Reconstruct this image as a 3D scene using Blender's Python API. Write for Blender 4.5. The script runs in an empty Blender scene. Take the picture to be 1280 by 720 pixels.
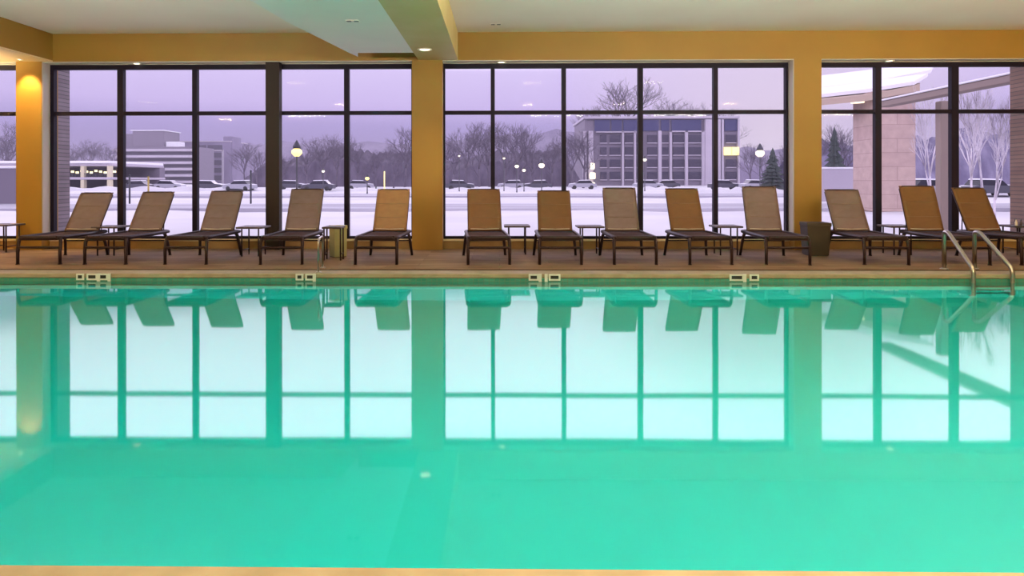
import bpy, math, random
from mathutils import Vector, Matrix
random.seed(7)
sc = bpy.context.scene
C = sc.collection
PI = math.pi
R = math.radians

# ------------------------------------------------------------ camera frame
EYE = 1.25
YAW = R(0.84)
PX, PY, F = 612.0, 226.0, 840.0
def at(px, py, Y):
    """world point on the vertical plane at distance Y seen at that pixel"""
    u = (px - PX) / F
    dx = -math.sin(YAW) + u * math.cos(YAW)
    dy = math.cos(YAW) + u * math.sin(YAW)
    t = Y / dy
    return Vector((t * dx, Y, EYE - (py - PY) / F * t))
def X(px, Y): return at(px, 226, Y).x
def Z(py, Y, px=624): return at(px, py, Y).z

# ------------------------------------------------------------ mesh helper
class MB:
    def __init__(s): s.v = []; s.f = []; s.sm = []
    def add(s, vs, fs, smooth=False):
        o = len(s.v); s.v += [tuple(v) for v in vs]
        s.f += [tuple(i + o for i in f) for f in fs]; s.sm += [smooth] * len(fs)
    def box(s, x0, x1, y0, y1, z0, z1, M=None, b=0.0):
        if x0 > x1: x0, x1 = x1, x0
        if b > 0:
            b = min(b, (x1-x0)*.45, (y1-y0)*.45, (z1-z0)*.45)
            vs = []
            for zz, ins in ((z0, b), (z0 + b, 0), (z1 - b, 0), (z1, b)):
                i = ins
                for (px_, py_) in ((x0+b, y0+i), (x1-b, y0+i), (x1-i, y0+b), (x1-i, y1-b), (x1-b, y1-i), (x0+b, y1-i), (x0+i, y1-b), (x0+i, y0+b)):
                    vs.append(Vector((px_, py_, zz)))
            fs = [tuple(range(7, -1, -1)), tuple(range(24, 32))]
            for r in range(3):
                for k in range(8):
                    a = r*8+k; c = r*8+(k+1) % 8
                    fs.append((a, c, c+8, a+8))
        else:
            vs = [Vector(p) for p in ((x0,y0,z0),(x1,y0,z0),(x1,y1,z0),(x0,y1,z0),(x0,y0,z1),(x1,y0,z1),(x1,y1,z1),(x0,y1,z1))]
            fs = [(3,2,1,0),(4,5,6,7),(0,1,5,4),(1,2,6,5),(2,3,7,6),(3,0,4,7)]
        if M is not None: vs = [M @ v for v in vs]
        s.add(vs, fs)
    def tube(s, pts, r, n=8, closed=False):
        pts = [Vector(p) for p in pts]
        rs = r if isinstance(r, (list, tuple)) else [r] * len(pts)
        N = len(pts); vs = []; up = None
        for i, p in enumerate(pts):
            if closed: d = pts[(i+1) % N] - pts[i-1]
            elif i == 0: d = pts[1] - p
            elif i == N-1: d = p - pts[-2]
            else: d = (pts[i+1] - p).normalized() + (p - pts[i-1]).normalized()
            d.normalize()
            if up is None:
                up = Vector((0,0,1)) if abs(d.z) < .9 else Vector((1,0,0))
            a = d.cross(up)
            if a.length < 1e-5: a = d.cross(Vector((0.3,1,0.2)))
            a.normalize(); b = a.cross(d).normalized(); up = b
            for k in range(n):
                t = 2*PI*k/n
                vs.append(p + a*math.cos(t)*rs[i] + b*math.sin(t)*rs[i])
        fs = []
        for i in range(N if closed else N-1):
            j = (i+1) % N
            for k in range(n):
                m = (k+1) % n
                fs.append((i*n+k, j*n+k, j*n+m, i*n+m))
        if not closed:
            fs.append(tuple(range(n))); fs.append(tuple((N-1)*n + k for k in range(n-1, -1, -1)))
        s.add(vs, fs, True)
    def lathe(s, prof, c, n=20):
        vs = []; fs = []
        for (r, z) in prof:
            for k in range(n):
                t = 2*PI*k/n; vs.append((c[0]+r*math.cos(t), c[1]+r*math.sin(t), c[2]+z))
        for i in range(len(prof)-1):
            for k in range(n):
                m = (k+1) % n; fs.append((i*n+k, i*n+m, (i+1)*n+m, (i+1)*n+k))
        fs.append(tuple(range(n-1,-1,-1))); fs.append(tuple((len(prof)-1)*n+k for k in range(n)))
        s.add(vs, fs, True)
    def prism(s, poly, z0, z1):
        n = len(poly)
        vs = [(x,y,z0) for x,y in poly] + [(x,y,z1) for x,y in poly]
        fs = [tuple(range(n-1,-1,-1)), tuple(range(n,2*n))] + [(k,(k+1)%n,n+(k+1)%n,n+k) for k in range(n)]
        s.add(vs, fs)
    def build(s, name, mat, parent=None, loc=None):
        me = bpy.data.meshes.new(name); me.from_pydata(s.v, [], s.f)
        me.polygons.foreach_set('use_smooth', s.sm)
        me.materials.append(mat); me.update()
        o = bpy.data.objects.new(name, me); C.objects.link(o)
        if parent: o.parent = parent
        if loc is not None: o.location = loc
        return o
def tag(o, label=None, cat=None, group=None, kind=None):
    if label: o['label'] = label
    if cat: o['category'] = cat
    if group: o['group'] = group
    if kind: o['kind'] = kind
    return o
def empty(name, loc=(0,0,0), rz=0):
    o = bpy.data.objects.new(name, None); C.objects.link(o)
    o.location = loc; o.rotation_euler = (0,0,rz); o.empty_display_size = .2
    return o
def copy_tree(o, parent=None):
    c = o.copy(); C.objects.link(c)
    if parent: c.parent = parent
    for ch in list(o.children):
        if ch.parent == o: copy_tree(ch, c)
    return c
def struct(o): o['kind'] = 'structure'; return o

# ------------------------------------------------------------ materials
def mat(name, col, rough=.6, metal=0, noise=None, spec=.5, emit=None, bump=None, trans=0):
    m = bpy.data.materials.new(name); m.use_nodes = True
    nt = m.node_tree; N = nt.nodes; L = nt.links
    b = N['Principled BSDF']
    b.inputs['Base Color'].default_value = (*col, 1); b.inputs['Roughness'].default_value = rough
    b.inputs['Metallic'].default_value = metal; b.inputs['Specular IOR Level'].default_value = spec
    if emit:
        b.inputs['Emission Color'].default_value = (*emit[0], 1); b.inputs['Emission Strength'].default_value = emit[1]
    if noise:
        col2, scale, lo, hi = noise[:4]
        tc = N.new('ShaderNodeTexCoord'); mp = N.new('ShaderNodeMapping'); L.new(tc.outputs['Object'], mp.inputs[0])
        mp.inputs['Scale'].default_value = noise[4] if len(noise) > 4 else (1,1,1)
        nz = N.new('ShaderNodeTexNoise'); nz.inputs['Scale'].default_value = scale; nz.inputs['Detail'].default_value = 5
        L.new(mp.outputs[0], nz.inputs['Vector'])
        r = N.new('ShaderNodeValToRGB'); r.color_ramp.elements[0].position = lo; r.color_ramp.elements[1].position = hi
        r.color_ramp.elements[0].color = (*col, 1); r.color_ramp.elements[1].color = (*col2, 1)
        L.new(nz.outputs[0], r.inputs[0]); L.new(r.outputs[0], b.inputs['Base Color'])
        if bump:
            bp = N.new('ShaderNodeBump'); bp.inputs['Strength'].default_value = bump; bp.inputs['Distance'].default_value = .02
            L.new(nz.outputs[0], bp.inputs['Height']); L.new(bp.outputs[0], b.inputs['Normal'])
    if trans:
        t = N.new('ShaderNodeBsdfTransparent'); mx = N.new('ShaderNodeMixShader'); mx.inputs[0].default_value = trans
        L.new(b.outputs[0], mx.inputs[1]); L.new(t.outputs[0], mx.inputs[2]); L.new(mx.outputs[0], N['Material Output'].inputs[0])
    return m
def brick_mat(name, c1, c2, mortar, bw, bh, rough=.8, msize=.02, rot=(0,0,0), off=.5):
    m = bpy.data.materials.new(name); m.use_nodes = True
    nt = m.node_tree; N = nt.nodes; L = nt.links; b = N['Principled BSDF']; b.inputs['Roughness'].default_value = rough
    tc = N.new('ShaderNodeTexCoord'); mp = N.new('ShaderNodeMapping'); mp.inputs['Rotation'].default_value = rot
    L.new(tc.outputs['Object'], mp.inputs[0])
    br = N.new('ShaderNodeTexBrick'); br.offset = off; L.new(mp.outputs[0], br.inputs['Vector'])
    br.inputs['Scale'].default_value = 1; br.inputs['Brick Width'].default_value = bw; br.inputs['Row Height'].default_value = bh
    br.inputs['Mortar Size'].default_value = msize; br.inputs['Color1'].default_value = (*c1,1)
    br.inputs['Color2'].default_value = (*c2,1); br.inputs['Mortar'].default_value = (*mortar,1)
    nz = N.new('ShaderNodeTexNoise'); nz.inputs['Scale'].default_value = 3; L.new(tc.outputs['Object'], nz.inputs['Vector'])
    mx = N.new('ShaderNodeMix'); mx.data_type = 'RGBA'; mx.blend_type = 'MULTIPLY'; mx.inputs[0].default_value = .35
    L.new(br.outputs[0], mx.inputs[6]); L.new(nz.outputs[0], mx.inputs[7]); L.new(mx.outputs[2], b.inputs['Base Color'])
    return m

M = {}
M['ochre'] = mat('ochre_paint', (.27,.14,.015), .6, noise=((.30,.158,.018), 1.5, .35, .7))
M['ceiling'] = mat('ceiling_paint', (.86,.77,.66), .7, noise=((.90,.82,.71), .8, .35, .7))
M['panel'] = mat('soffit_panel', (.84,.80,.78), .7, noise=((.88,.84,.81), 1.2, .35, .7))
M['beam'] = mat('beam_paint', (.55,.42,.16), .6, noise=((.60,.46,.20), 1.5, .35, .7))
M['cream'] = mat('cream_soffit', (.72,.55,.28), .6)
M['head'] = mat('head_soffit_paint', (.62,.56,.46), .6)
M['sill'] = mat('sill_paint', (.66,.55,.34), .5)
M['base'] = mat('base_tile', (.24,.135,.045), .5, noise=((.32,.19,.065), 3, .3, .7))
M['frame'] = mat('window_frame_metal', (.010,.007,.016), .6, 0, spec=.15)
M['steel'] = mat('dark_column_paint', (.022,.014,.010), .6, spec=.2)
M['reveal'] = mat('column_reveal_plaster', (.42,.38,.32), .7)
M['stainless'] = mat('stainless', (.40,.37,.33), .28, 1)
M['brown'] = mat('dark_bronze_frame', (.020,.009,.009), .5, 0, spec=.25)
M['sling'] = mat('tan_sling_mesh', (.16,.074,.018), .75, noise=((.135,.062,.015), 9, .3, .7, (1,1,2.2)), trans=.07)
M['sling2'] = mat('taupe_sling_mesh', (.155,.10,.075), .75, noise=((.19,.13,.10), 7, .3, .7, (1,1,2.2)), trans=.15)
M['sling_lit'] = mat('tan_sling_mesh_lit', (.29,.155,.06), .75, noise=((.25,.13,.05), 9, .3, .7, (1,1,2.2)), trans=.07)  # sling brightened for one lounger, the light on it put into the colour
M['seatsling'] = mat('dark_seat_sling', (.055,.03,.03), .8, spec=.1)
M['hem'] = mat('pale_hem', (.42,.36,.29), .7)
M['seam'] = mat('sling_seam', (.18,.115,.06), .8)
M['tabletop'] = mat('table_top', (.045,.03,.028), .5)
M['bin'] = mat('bin_olive', (.34,.31,.12), .4, noise=((.42,.40,.2), 2, .3, .7))
M['bin2'] = mat('bin_brown', (.03,.019,.008), .8, noise=((.042,.028,.012), 3, .3, .7))
M['bindark'] = mat('bin_opening', (.01,.01,.01), .6)
M['coping'] = mat('coping_stone', (.21,.17,.10), .7, noise=((.27,.225,.14), 6, .35, .7))
M['groove'] = mat('drain_slot', (.015,.008,.005), .9, spec=0)
M['white_tile'] = mat('marker_tile_white', (.5,.52,.46), .3)
M['black_mark'] = mat('marker_tile_black', (.012,.014,.012), .3)
M['snow'] = mat('snow', (.60,.59,.62), .8, noise=((.47,.46,.51), .15, .35, .75), bump=.2)
M['snowcap'] = mat('snow_cap', (.74,.74,.78), .8)
M['road'] = mat('slushy_road', (.27,.26,.31), .7, noise=((.42,.41,.47), .25, .4, .7, (.25,2,1)))
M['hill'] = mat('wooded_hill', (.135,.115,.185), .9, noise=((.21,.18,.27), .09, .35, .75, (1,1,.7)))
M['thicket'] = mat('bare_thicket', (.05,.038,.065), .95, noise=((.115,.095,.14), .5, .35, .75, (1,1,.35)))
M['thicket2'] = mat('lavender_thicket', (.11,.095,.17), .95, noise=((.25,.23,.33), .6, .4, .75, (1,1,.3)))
M['bark'] = mat('bark', (.115,.095,.115), .9)
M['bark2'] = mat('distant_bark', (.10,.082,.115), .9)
M['snowbark'] = mat('snowy_bark', (.62,.58,.64), .9, noise=((.12,.09,.11), 3, .45, .6))
M['pine'] = mat('pine', (.05,.065,.06), .9)
M['concrete'] = mat('pale_concrete', (.44,.40,.46), .8, noise=((.36,.33,.39), .1, .3, .7))
M['concrete_d'] = mat('grey_concrete', (.15,.13,.17), .8)
M['winband'] = mat('dark_window_band', (.03,.026,.05), .5, spec=.2)
M['blueband'] = mat('blue_glass', (.03,.035,.11), .5, spec=.2)
M['creamlit'] = mat('cream_pillars', (.55,.50,.34), .7)
M['litwin'] = mat('lit_window', (.8,.7,.3), .5, emit=((1,.84,.25), .95))
M['garlit'] = mat('garage_lamps', (.8,.7,.4), .5, emit=((1,.85,.45), 2))
M['lamp'] = mat('lamp_globe', (.9,.8,.3), .5, emit=((1,.80,.22), 1.15))
M['lampw'] = mat('lamp_globe_pale', (.9,.9,.7), .5, emit=((1,.84,.52), 1.25))
M['pole'] = mat('lamp_pole', (.03,.03,.04), .5)
M['poley'] = mat('sign_pole', (.34,.25,.06), .5)
M['fascia'] = mat('canopy_fascia', (.22,.17,.15), .7)
M['soffit_out'] = mat('canopy_soffit', (.42,.33,.26), .7)
M['brick_l'] = brick_mat('pink_block', (.50,.37,.33), (.54,.41,.36), (.36,.26,.24), 1.6, .62, rot=(PI/2,0,0), msize=.012)
M['brick_d'] = brick_mat('brown_brick', (.17,.105,.085), (.22,.14,.11), (.10,.075,.065), .22, .075, rot=(PI/2,0,0), msize=.008)
M['brick_g'] = brick_mat('grey_brick', (.17,.14,.16), (.24,.20,.23), (.10,.09,.10), .22, .075, rot=(PI/2,0,0), msize=.008)
M['carpaint'] = mat('car_dark', (.05,.05,.07), .35)
M['carlight'] = mat('car_silver', (.3,.3,.35), .35)
M['carglass'] = mat('car_glass', (.02,.02,.03), .15)
M['tyre'] = mat('tyre', (.02,.02,.02), .8)
M['downlight'] = mat('downlight_lens', (1,.9,.7), .5, emit=((1,.86,.6), 4))
M['ring'] = mat('downlight_ring', (.8,.75,.65), .4)
M['vent'] = mat('vent_grey', (.12,.12,.12), .5)
M['poollamp'] = mat('pool_lamp_lens', (.8,1,.95), .3, emit=((.7,1,.9), 4))
M['bank'] = mat('white_wall_paint', (.62,.52,.36), .7)

# deck: stone-look planks
def deck_mat():
    m = bpy.data.materials.new('deck_tile'); m.use_nodes = True
    nt = m.node_tree; N = nt.nodes; L = nt.links; b = N['Principled BSDF']
    tc = N.new('ShaderNodeTexCoord')
    br = N.new('ShaderNodeTexBrick'); L.new(tc.outputs['Object'], br.inputs['Vector']); br.offset = .37
    for k, v in (('Scale',1),('Brick Width',1.2),('Row Height',.3),('Mortar Size',.006)): br.inputs[k].default_value = v
    br.inputs['Color1'].default_value = (.19,.13,.075,1); br.inputs['Color2'].default_value = (.25,.175,.11,1); br.inputs['Mortar'].default_value = (.16,.11,.08,1)
    mp = N.new('ShaderNodeMapping'); mp.inputs['Scale'].default_value = (.6,6,1); L.new(tc.outputs['Object'], mp.inputs[0])
    nz = N.new('ShaderNodeTexNoise'); nz.inputs['Scale'].default_value = 2.2; nz.inputs['Detail'].default_value = 6; L.new(mp.outputs[0], nz.inputs[0])
    rp = N.new('ShaderNodeValToRGB'); rp.color_ramp.elements[0].position = .3; rp.color_ramp.elements[1].position = .7
    rp.color_ramp.elements[0].color = (.62,.58,.56,1); rp.color_ramp.elements[1].color = (1.1,1.05,1,1); L.new(nz.outputs[0], rp.inputs[0])
    mx = N.new('ShaderNodeMix'); mx.data_type = 'RGBA'; mx.blend_type = 'MULTIPLY'; mx.inputs[0].default_value = 1
    L.new(br.outputs[0], mx.inputs[6]); L.new(rp.outputs[0], mx.inputs[7]); L.new(mx.outputs[2], b.inputs['Base Color'])
    b.inputs['Roughness'].default_value = .75; b.inputs['Specular IOR Level'].default_value = .03
    return m
M['deck'] = deck_mat()
def pool_mat():
    m = bpy.data.materials.new('pool_plaster'); m.use_nodes = True
    nt = m.node_tree; N = nt.nodes; L = nt.links; b = N['Principled BSDF']
    tc = N.new('ShaderNodeTexCoord'); nz = N.new('ShaderNodeTexNoise'); nz.inputs['Scale'].default_value = .5; nz.inputs['Detail'].default_value = 3
    L.new(tc.outputs['Object'], nz.inputs[0])
    r = N.new('ShaderNodeValToRGB'); r.color_ramp.elements[0].position = .3; r.color_ramp.elements[1].position = .7
    r.color_ramp.elements[0].color = (.015,.66,.58,1); r.color_ramp.elements[1].color = (.02,.70,.61,1)
    L.new(nz.outputs[0], r.inputs[0]); L.new(r.outputs[0], b.inputs['Base Color']); b.inputs['Roughness'].default_value = .8
    return m
M['pool'] = pool_mat()
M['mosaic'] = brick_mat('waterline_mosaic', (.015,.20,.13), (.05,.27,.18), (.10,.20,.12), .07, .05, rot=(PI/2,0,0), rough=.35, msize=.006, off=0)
def water_mat():
    m = bpy.data.materials.new('pool_water'); m.use_nodes = True
    nt = m.node_tree; N = nt.nodes; L = nt.links; N.remove(N['Principled BSDF'])
    fr = N.new('ShaderNodeFresnel'); fr.inputs[0].default_value = 1.40
    rf = N.new('ShaderNodeBsdfRefraction'); rf.inputs['IOR'].default_value = 1.33; rf.inputs['Roughness'].default_value = 0.0
    rf.inputs['Color'].default_value = (.42,1,.99,1)
    gl = N.new('ShaderNodeBsdfGlossy'); gl.inputs['Roughness'].default_value = .035
    tc = N.new('ShaderNodeTexCoord'); nz = N.new('ShaderNodeTexNoise'); nz.inputs['Scale'].default_value = .7; nz.inputs['Detail'].default_value = 1
    L.new(tc.outputs['Object'], nz.inputs[0])
    bp = N.new('ShaderNodeBump'); bp.inputs['Strength'].default_value = .05; bp.inputs['Distance'].default_value = .02
    L.new(nz.outputs[0], bp.inputs['Height'])
    L.new(bp.outputs[0], gl.inputs['Normal'])
    mx = N.new('ShaderNodeMixShader'); L.new(fr.outputs[0], mx.inputs[0]); L.new(rf.outputs[0], mx.inputs[1]); L.new(gl.outputs[0], mx.inputs[2])
    L.new(mx.outputs[0], N['Material Output'].inputs[0]); return m
M['water'] = water_mat()
def glass_mat():
    m = bpy.data.materials.new('window_glass'); m.use_nodes = True
    nt = m.node_tree; N = nt.nodes; L = nt.links; N.remove(N['Principled BSDF'])
    t = N.new('ShaderNodeBsdfTransparent'); g = N.new('ShaderNodeBsdfGlossy'); g.inputs['Roughness'].default_value = .02
    t.inputs[0].default_value = (.97,.97,.98,1)
    fr = N.new('ShaderNodeFresnel'); fr.inputs[0].default_value = 1.12
    mx = N.new('ShaderNodeMixShader'); L.new(fr.outputs[0], mx.inputs[0]); L.new(t.outputs[0], mx.inputs[1]); L.new(g.outputs[0], mx.inputs[2])
    L.new(mx.outputs[0], N['Material Output'].inputs[0]); return m
M['glass'] = glass_mat()

# ------------------------------------------------------------ room constants
YW, YC = 12.36, 12.15          # window plane, column / beam face
YP, YN = 9.0, 2.17             # far and near pool edge
WZ = -.10                      # water level
XL, XR, YB = -12.5, 12.5, -5.0
PLX, PRX = -9.6, 9.8           # pool sides
ZS, ZH, ZB, ZC = .18, 3.41, 3.435, 3.94

# floor with pool hole
m = MB()
cop = .36
m.box(XL, XR, YP+cop+.15, YW+.25, -.2, 0)
m.box(XL, XR, YB, YN-cop, -.2, 0)
m.box(XL, PLX-cop, YN-cop, YP+cop+.15, -.2, 0)
m.box(PRX+cop, XR, YN-cop, YP+cop+.15, -.2, 0)
struct(m.build('floor', M['deck']))
m = MB()
m.box(PLX-cop, PRX+cop, YP, YP+cop, -.06, .004, b=.012)
m.box(PLX-cop, PRX+cop, YN-cop, YN, -.06, .004, b=.012)
m.box(PLX-cop, PLX, YN+.001, YP-.001, -.06, .004, b=.012)
m.box(PRX, PRX+cop, YN+.001, YP-.001, -.06, .004, b=.012)
struct(m.build('trim_1', M['coping']))
m = MB(); m.box(PLX-cop, PRX+cop, YP+cop+.001, YP+cop+.149, -.05, -.008)
struct(m.build('trim_2', M['groove']))
# pool shell
PD = -1.4
m = MB()
m.box(PLX-.2, PRX+.2, YN-.2, YP+.2, PD-.15, PD)
m.box(PLX-.2, PRX+.2, YP+.012, YP+.2, PD, -.061)
m.box(PLX-.2, PRX+.2, YN-.2, YN-.012, PD, -.061)
m.box(PLX-.2, PLX-.012, YN, YP, PD, -.061)
m.box(PRX+.012, PRX+.2, YN, YP, PD, -.061)
struct(m.build('pool_basin', M['pool']))
m = MB()
m.box(PLX, PRX, YP, YP+.012, -.50, -.061)  # far band reaches deeper, dark tile added to dim the far water
m.box(PLX, PRX, YN-.012, YN, -.25, -.061)
m.box(PLX-.012, PLX, YN, YP, -.25, -.061)
m.box(PRX, PRX+.012, YN, YP, -.25, -.061)
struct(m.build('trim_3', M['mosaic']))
m = MB(); m.add([(PLX,YN,WZ),(PRX,YN,WZ),(PRX,YP,WZ),(PLX,YP,WZ)], [(0,1,2,3)])
w = m.build('pool_water', M['water'])
tag(w, 'still turquoise water filling the indoor pool and mirroring the windows', 'water', kind='stuff')

# ceiling, walls
m = MB(); m.box(XL, XR, YB, YW+.25, ZC, ZC+.2); struct(m.build('ceiling', M['ceiling']))
colsA = [(X(20,YC), X(52,YC)), (X(515,YC), X(553,YC)), (X(993,YC), X(1027,YC))]
m = MB()
m.box(XL, XR, YC, YW+.25, ZB, ZC)                        # beam over the windows
for a, b in colsA: m.box(a, b, YC, YW+.25, 0, ZB)
m.box(XL, -10.6, YC, YW+.25, 0, ZB)
struct(m.build('wall_far', M['ochre']))
m = MB()
m.box(XL, XR, YW+.02, YW+.25, ZH, ZB-.001)
m.box(XL, XR, YC+.02, YW, ZB-.012, ZB-.001)
struct(m.build('trim_4', M['head']))
m = MB(); m.box(XL, XR, YW+.0, YW+.22, 0, ZS-.04); struct(m.build('baseboard_far', M['base']))
m = MB(); m.box(XL, XR, YW-.02, YW+.24, ZS-.04, ZS, b=.006); struct(m.build('trim_5', M['sill']))
m = MB(); m.box(XL-.2, XL, YB, YW+.25, -.2, ZC); struct(m.build('wall_left', M['ochre']))
m = MB(); m.box(XR, XR+.2, YB, YW+.25, -.2, ZC); struct(m.build('wall_right', M['ochre']))
m = MB(); m.box(XL, XR, YB-.2, YB, -.2, ZC); struct(m.build('wall_near', M['bank']))

# grey reveals on the sides of the columns
m = MB()
m.box(colsA[0][1], colsA[0][1]+.015, YC+.01, YW+.2, ZS, ZB-.013)
m.box(colsA[2][0]-.015, colsA[2][0], YC+.01, YW+.2, ZS, ZB-.013)
struct(m.build('trim_6', M['reveal']))

# ceiling soffits: low bay on the left, beam over the middle column, grey dropped panel
xs = X(66, YC)
m = MB(); m.box(XL, xs, YB, YC, ZB+.02, ZC); struct(m.build('trim_7', M['ochre']))
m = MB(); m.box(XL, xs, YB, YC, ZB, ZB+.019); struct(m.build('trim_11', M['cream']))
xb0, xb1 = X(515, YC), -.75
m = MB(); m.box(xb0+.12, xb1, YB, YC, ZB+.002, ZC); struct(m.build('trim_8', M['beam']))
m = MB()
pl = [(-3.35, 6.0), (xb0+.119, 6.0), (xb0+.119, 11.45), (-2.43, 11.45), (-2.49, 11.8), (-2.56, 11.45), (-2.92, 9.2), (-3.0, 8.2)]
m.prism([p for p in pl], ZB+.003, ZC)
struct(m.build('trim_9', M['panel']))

# ------------------------------------------------------------ windows
tr = (Z(140.5, YW) - .035, Z(140.5, YW) + .035)
def window(name, x0, x1, mulls, left=.07, right=.07):
    f = MB(); y0, y1 = YW+.005, YW+.105
    f.box(x0, x1, y0, y1, ZH-.085, ZH)
    f.box(x0, x1, y0, y1, ZS, ZS+.05)
    f.box(x0, x0+left, y0, y1, ZS+.05, ZH-.085); f.box(x1-right, x1, y0, y1, ZS+.05, ZH-.085)
    xs_ = [x0+left]
    for px, w_ in mulls:
        xc = X(px, YW); f.box(xc-w_/2, xc+w_/2, y0, y1, ZS+.05, ZH-.085); xs_ += [xc-w_/2, xc+w_/2]
    xs_.append(x1-right)
    for i in range(0, len(xs_), 2):
        f.box(xs_[i], xs_[i+1], y0+.01, y1-.01, tr[0], tr[1])
    fo = struct(f.build(name, M['frame']))
    g = MB()
    for i in range(0, len(xs_), 2):
        for za, zb in ((ZS+.05, tr[0]), (tr[1], ZH-.085)):
            g.add([(xs_[i], YW+.08, za), (xs_[i+1], YW+.08, za), (xs_[i+1], YW+.08, zb), (xs_[i], YW+.08, zb)], [(0,1,2,3)])
    gl = g.build('glass_panes', M['glass'], fo); gl['kind'] = 'structure'
    return fo
window('window_1', -10.6, colsA[0][0], [(-60, .09)])
window('window_2', colsA[0][1]+.016, colsA[1][0], [(150,.11),(243,.09),(341,.1),(433,.09)], X(67,YW)-colsA[0][1]-.016, .04)
window('window_3', colsA[1][1], colsA[2][0]-.016, [(616,.075),(705,.08),(801,.09),(895,.08)], .03, colsA[2][0]-.016-X(982.5,YW))
window('window_4', colsA[2][1], XR, [(1098.5,.11),(1194.5,.13),(1296,.11)], .03, .09)
m = MB(); m.box(X(332,YC+.05), X(349,YC+.05), YC+.05, YW+.004, 0, ZB-.013)
struct(m.build('trim_10', M['steel']))

# ------------------------------------------------------------ downlights
def downlight(name, p, r, label, power=None, size=1.6, col=(1,.74,.42), target=None, blend=.6):
    root = empty(name, p)
    m = MB(); m.lathe([(r,0),(r*.96,-.012),(r*.75,-.012),(r*.72,-.002)], (0,0,0), 20); m.build('ring', M['ring'], root)
    m = MB(); m.lathe([(r*.72,-.004),(r*.5,-.008),(.001,-.009)], (0,0,0), 16); m.build('lens', M['downlight'], root)
    tag(root, label, 'ceiling light', 'recessed ceiling lights')
    if power:
        l = bpy.data.lights.new(name+'_beam', 'SPOT'); l.energy = power; l.color = col; l.spot_size = size; l.spot_blend = blend; l.shadow_soft_size = .05
        o = bpy.data.objects.new(name+'_beam', l); C.objects.link(o); o.location = Vector(p) + Vector((0,0,-.03))
        d = Vector(target) - o.location if target else Vector((0,0,-1))
        o.rotation_euler = d.to_track_quat('-Z','Y').to_euler()
    return root
for px, lb in ((171,'small round downlight above the left window bay, near its second pane'),
               (627,'small round downlight above the middle window bay'),
               (1112,'small round downlight above the right window bay')):
    downlight('downlight', (X(px,12.3), 12.3, ZB-.013), .085, lb, 6, 1.5)
downlight('downlight', (X(535,11.15)-.05, 11.15, ZB+.001), .12, 'bright round downlight in the beam before the middle column', 120, 1.5)
xa = X(37, YC)
downlight('downlight', (xa, 11.9, ZB-.001), .05, 'downlight in the low left ceiling grazing the left column', 190, 1.25, col=(1,.66,.28), target=(xa, 12.15, 2.5))

# room lamps over the pool, out of the frame, recessed in the ceiling
def roomlamp(x, y, z, power, col, size=.5, tilt=0):
    root = empty('ceiling_lamp', (x, y, z))
    m = MB(); m.box(-size/2-.03, size/2+.03, -size/2-.03, size/2+.03, -.02, -.002, b=.005); m.build('housing', M['ring'], root)
    tag(root, 'square ceiling lamp over the pool', 'ceiling light', 'ceiling lamps over the pool')
    l = bpy.data.lights.new('ceiling_lamp_light', 'AREA'); l.shape = 'SQUARE'; l.size = size; l.energy = power; l.color = col
    o = bpy.data.objects.new('ceiling_lamp_light', l); C.objects.link(o); o.location = (x, y, z-.03); o.rotation_euler = (tilt, 0, 0)
for i, x in enumerate((-9.6, -5.5, .9, 4.2, 8.0)):
    zz = ZB if x < -8.2 else ZC
    for y in (6.6, 1.5):
        roomlamp(x, y, zz, 58 if y > 3 else 360, [(1,.66,.30),(1,.72,.45),(1,.74,.45),(1,.72,.42),(1,.64,.30)][i])
# ceiling wash comes from added hung lights further below
# underwater lamps
def poollamp(x, y, z, ang, power, col):
    root = empty('pool_lamp', (x, y, z), ang)
    m = MB(); m.tube([(0,-.012,0),(0,.02,0)], .17, 20); m.build('bezel', M['stainless'], root)
    m = MB(); m.tube([(0,.02,0),(0,.03,0)], .14, 20); m.build('lens', M['poollamp'], root)
    tag(root, 'round underwater lamp in the pool wall', 'pool light', 'underwater pool lamps')
    l = bpy.data.lights.new('pool_lamp_light', 'AREA'); l.shape = 'DISK'; l.size = .28; l.energy = power*PK; l.color = col
    o = bpy.data.objects.new('pool_lamp_light', l); C.objects.link(o)
    o.location = Vector((x,y,z)) + Matrix.Rotation(ang,3,'Z') @ Vector((0,.05,0)); o.rotation_euler = (PI/2, 0, ang+PI)
    o.rotation_euler = (Matrix.Rotation(ang,3,'Z') @ Vector((0,1,-.34))).to_track_quat('-Z','Y').to_euler()
PK = .35
for x, p, c in ((-7.5,60,(.1,.9,1.05)),(-4.5,70,(.1,.9,1.05)),(-1.5,200,(.9,1,1.05)),(1.5,310,(5,1,.95)),(4.5,310,(6,1,.95)),(7.5,210,(5,1,.88))):
    poollamp(x, YN, -.55, 0, p, c)
for y in (4.6,):
    poollamp(PLX, y, -.55, -PI/2, 90, (.3,.95,1)); poollamp(PRX, y, -.55, PI/2, 160, (.9,1,.75))

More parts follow.
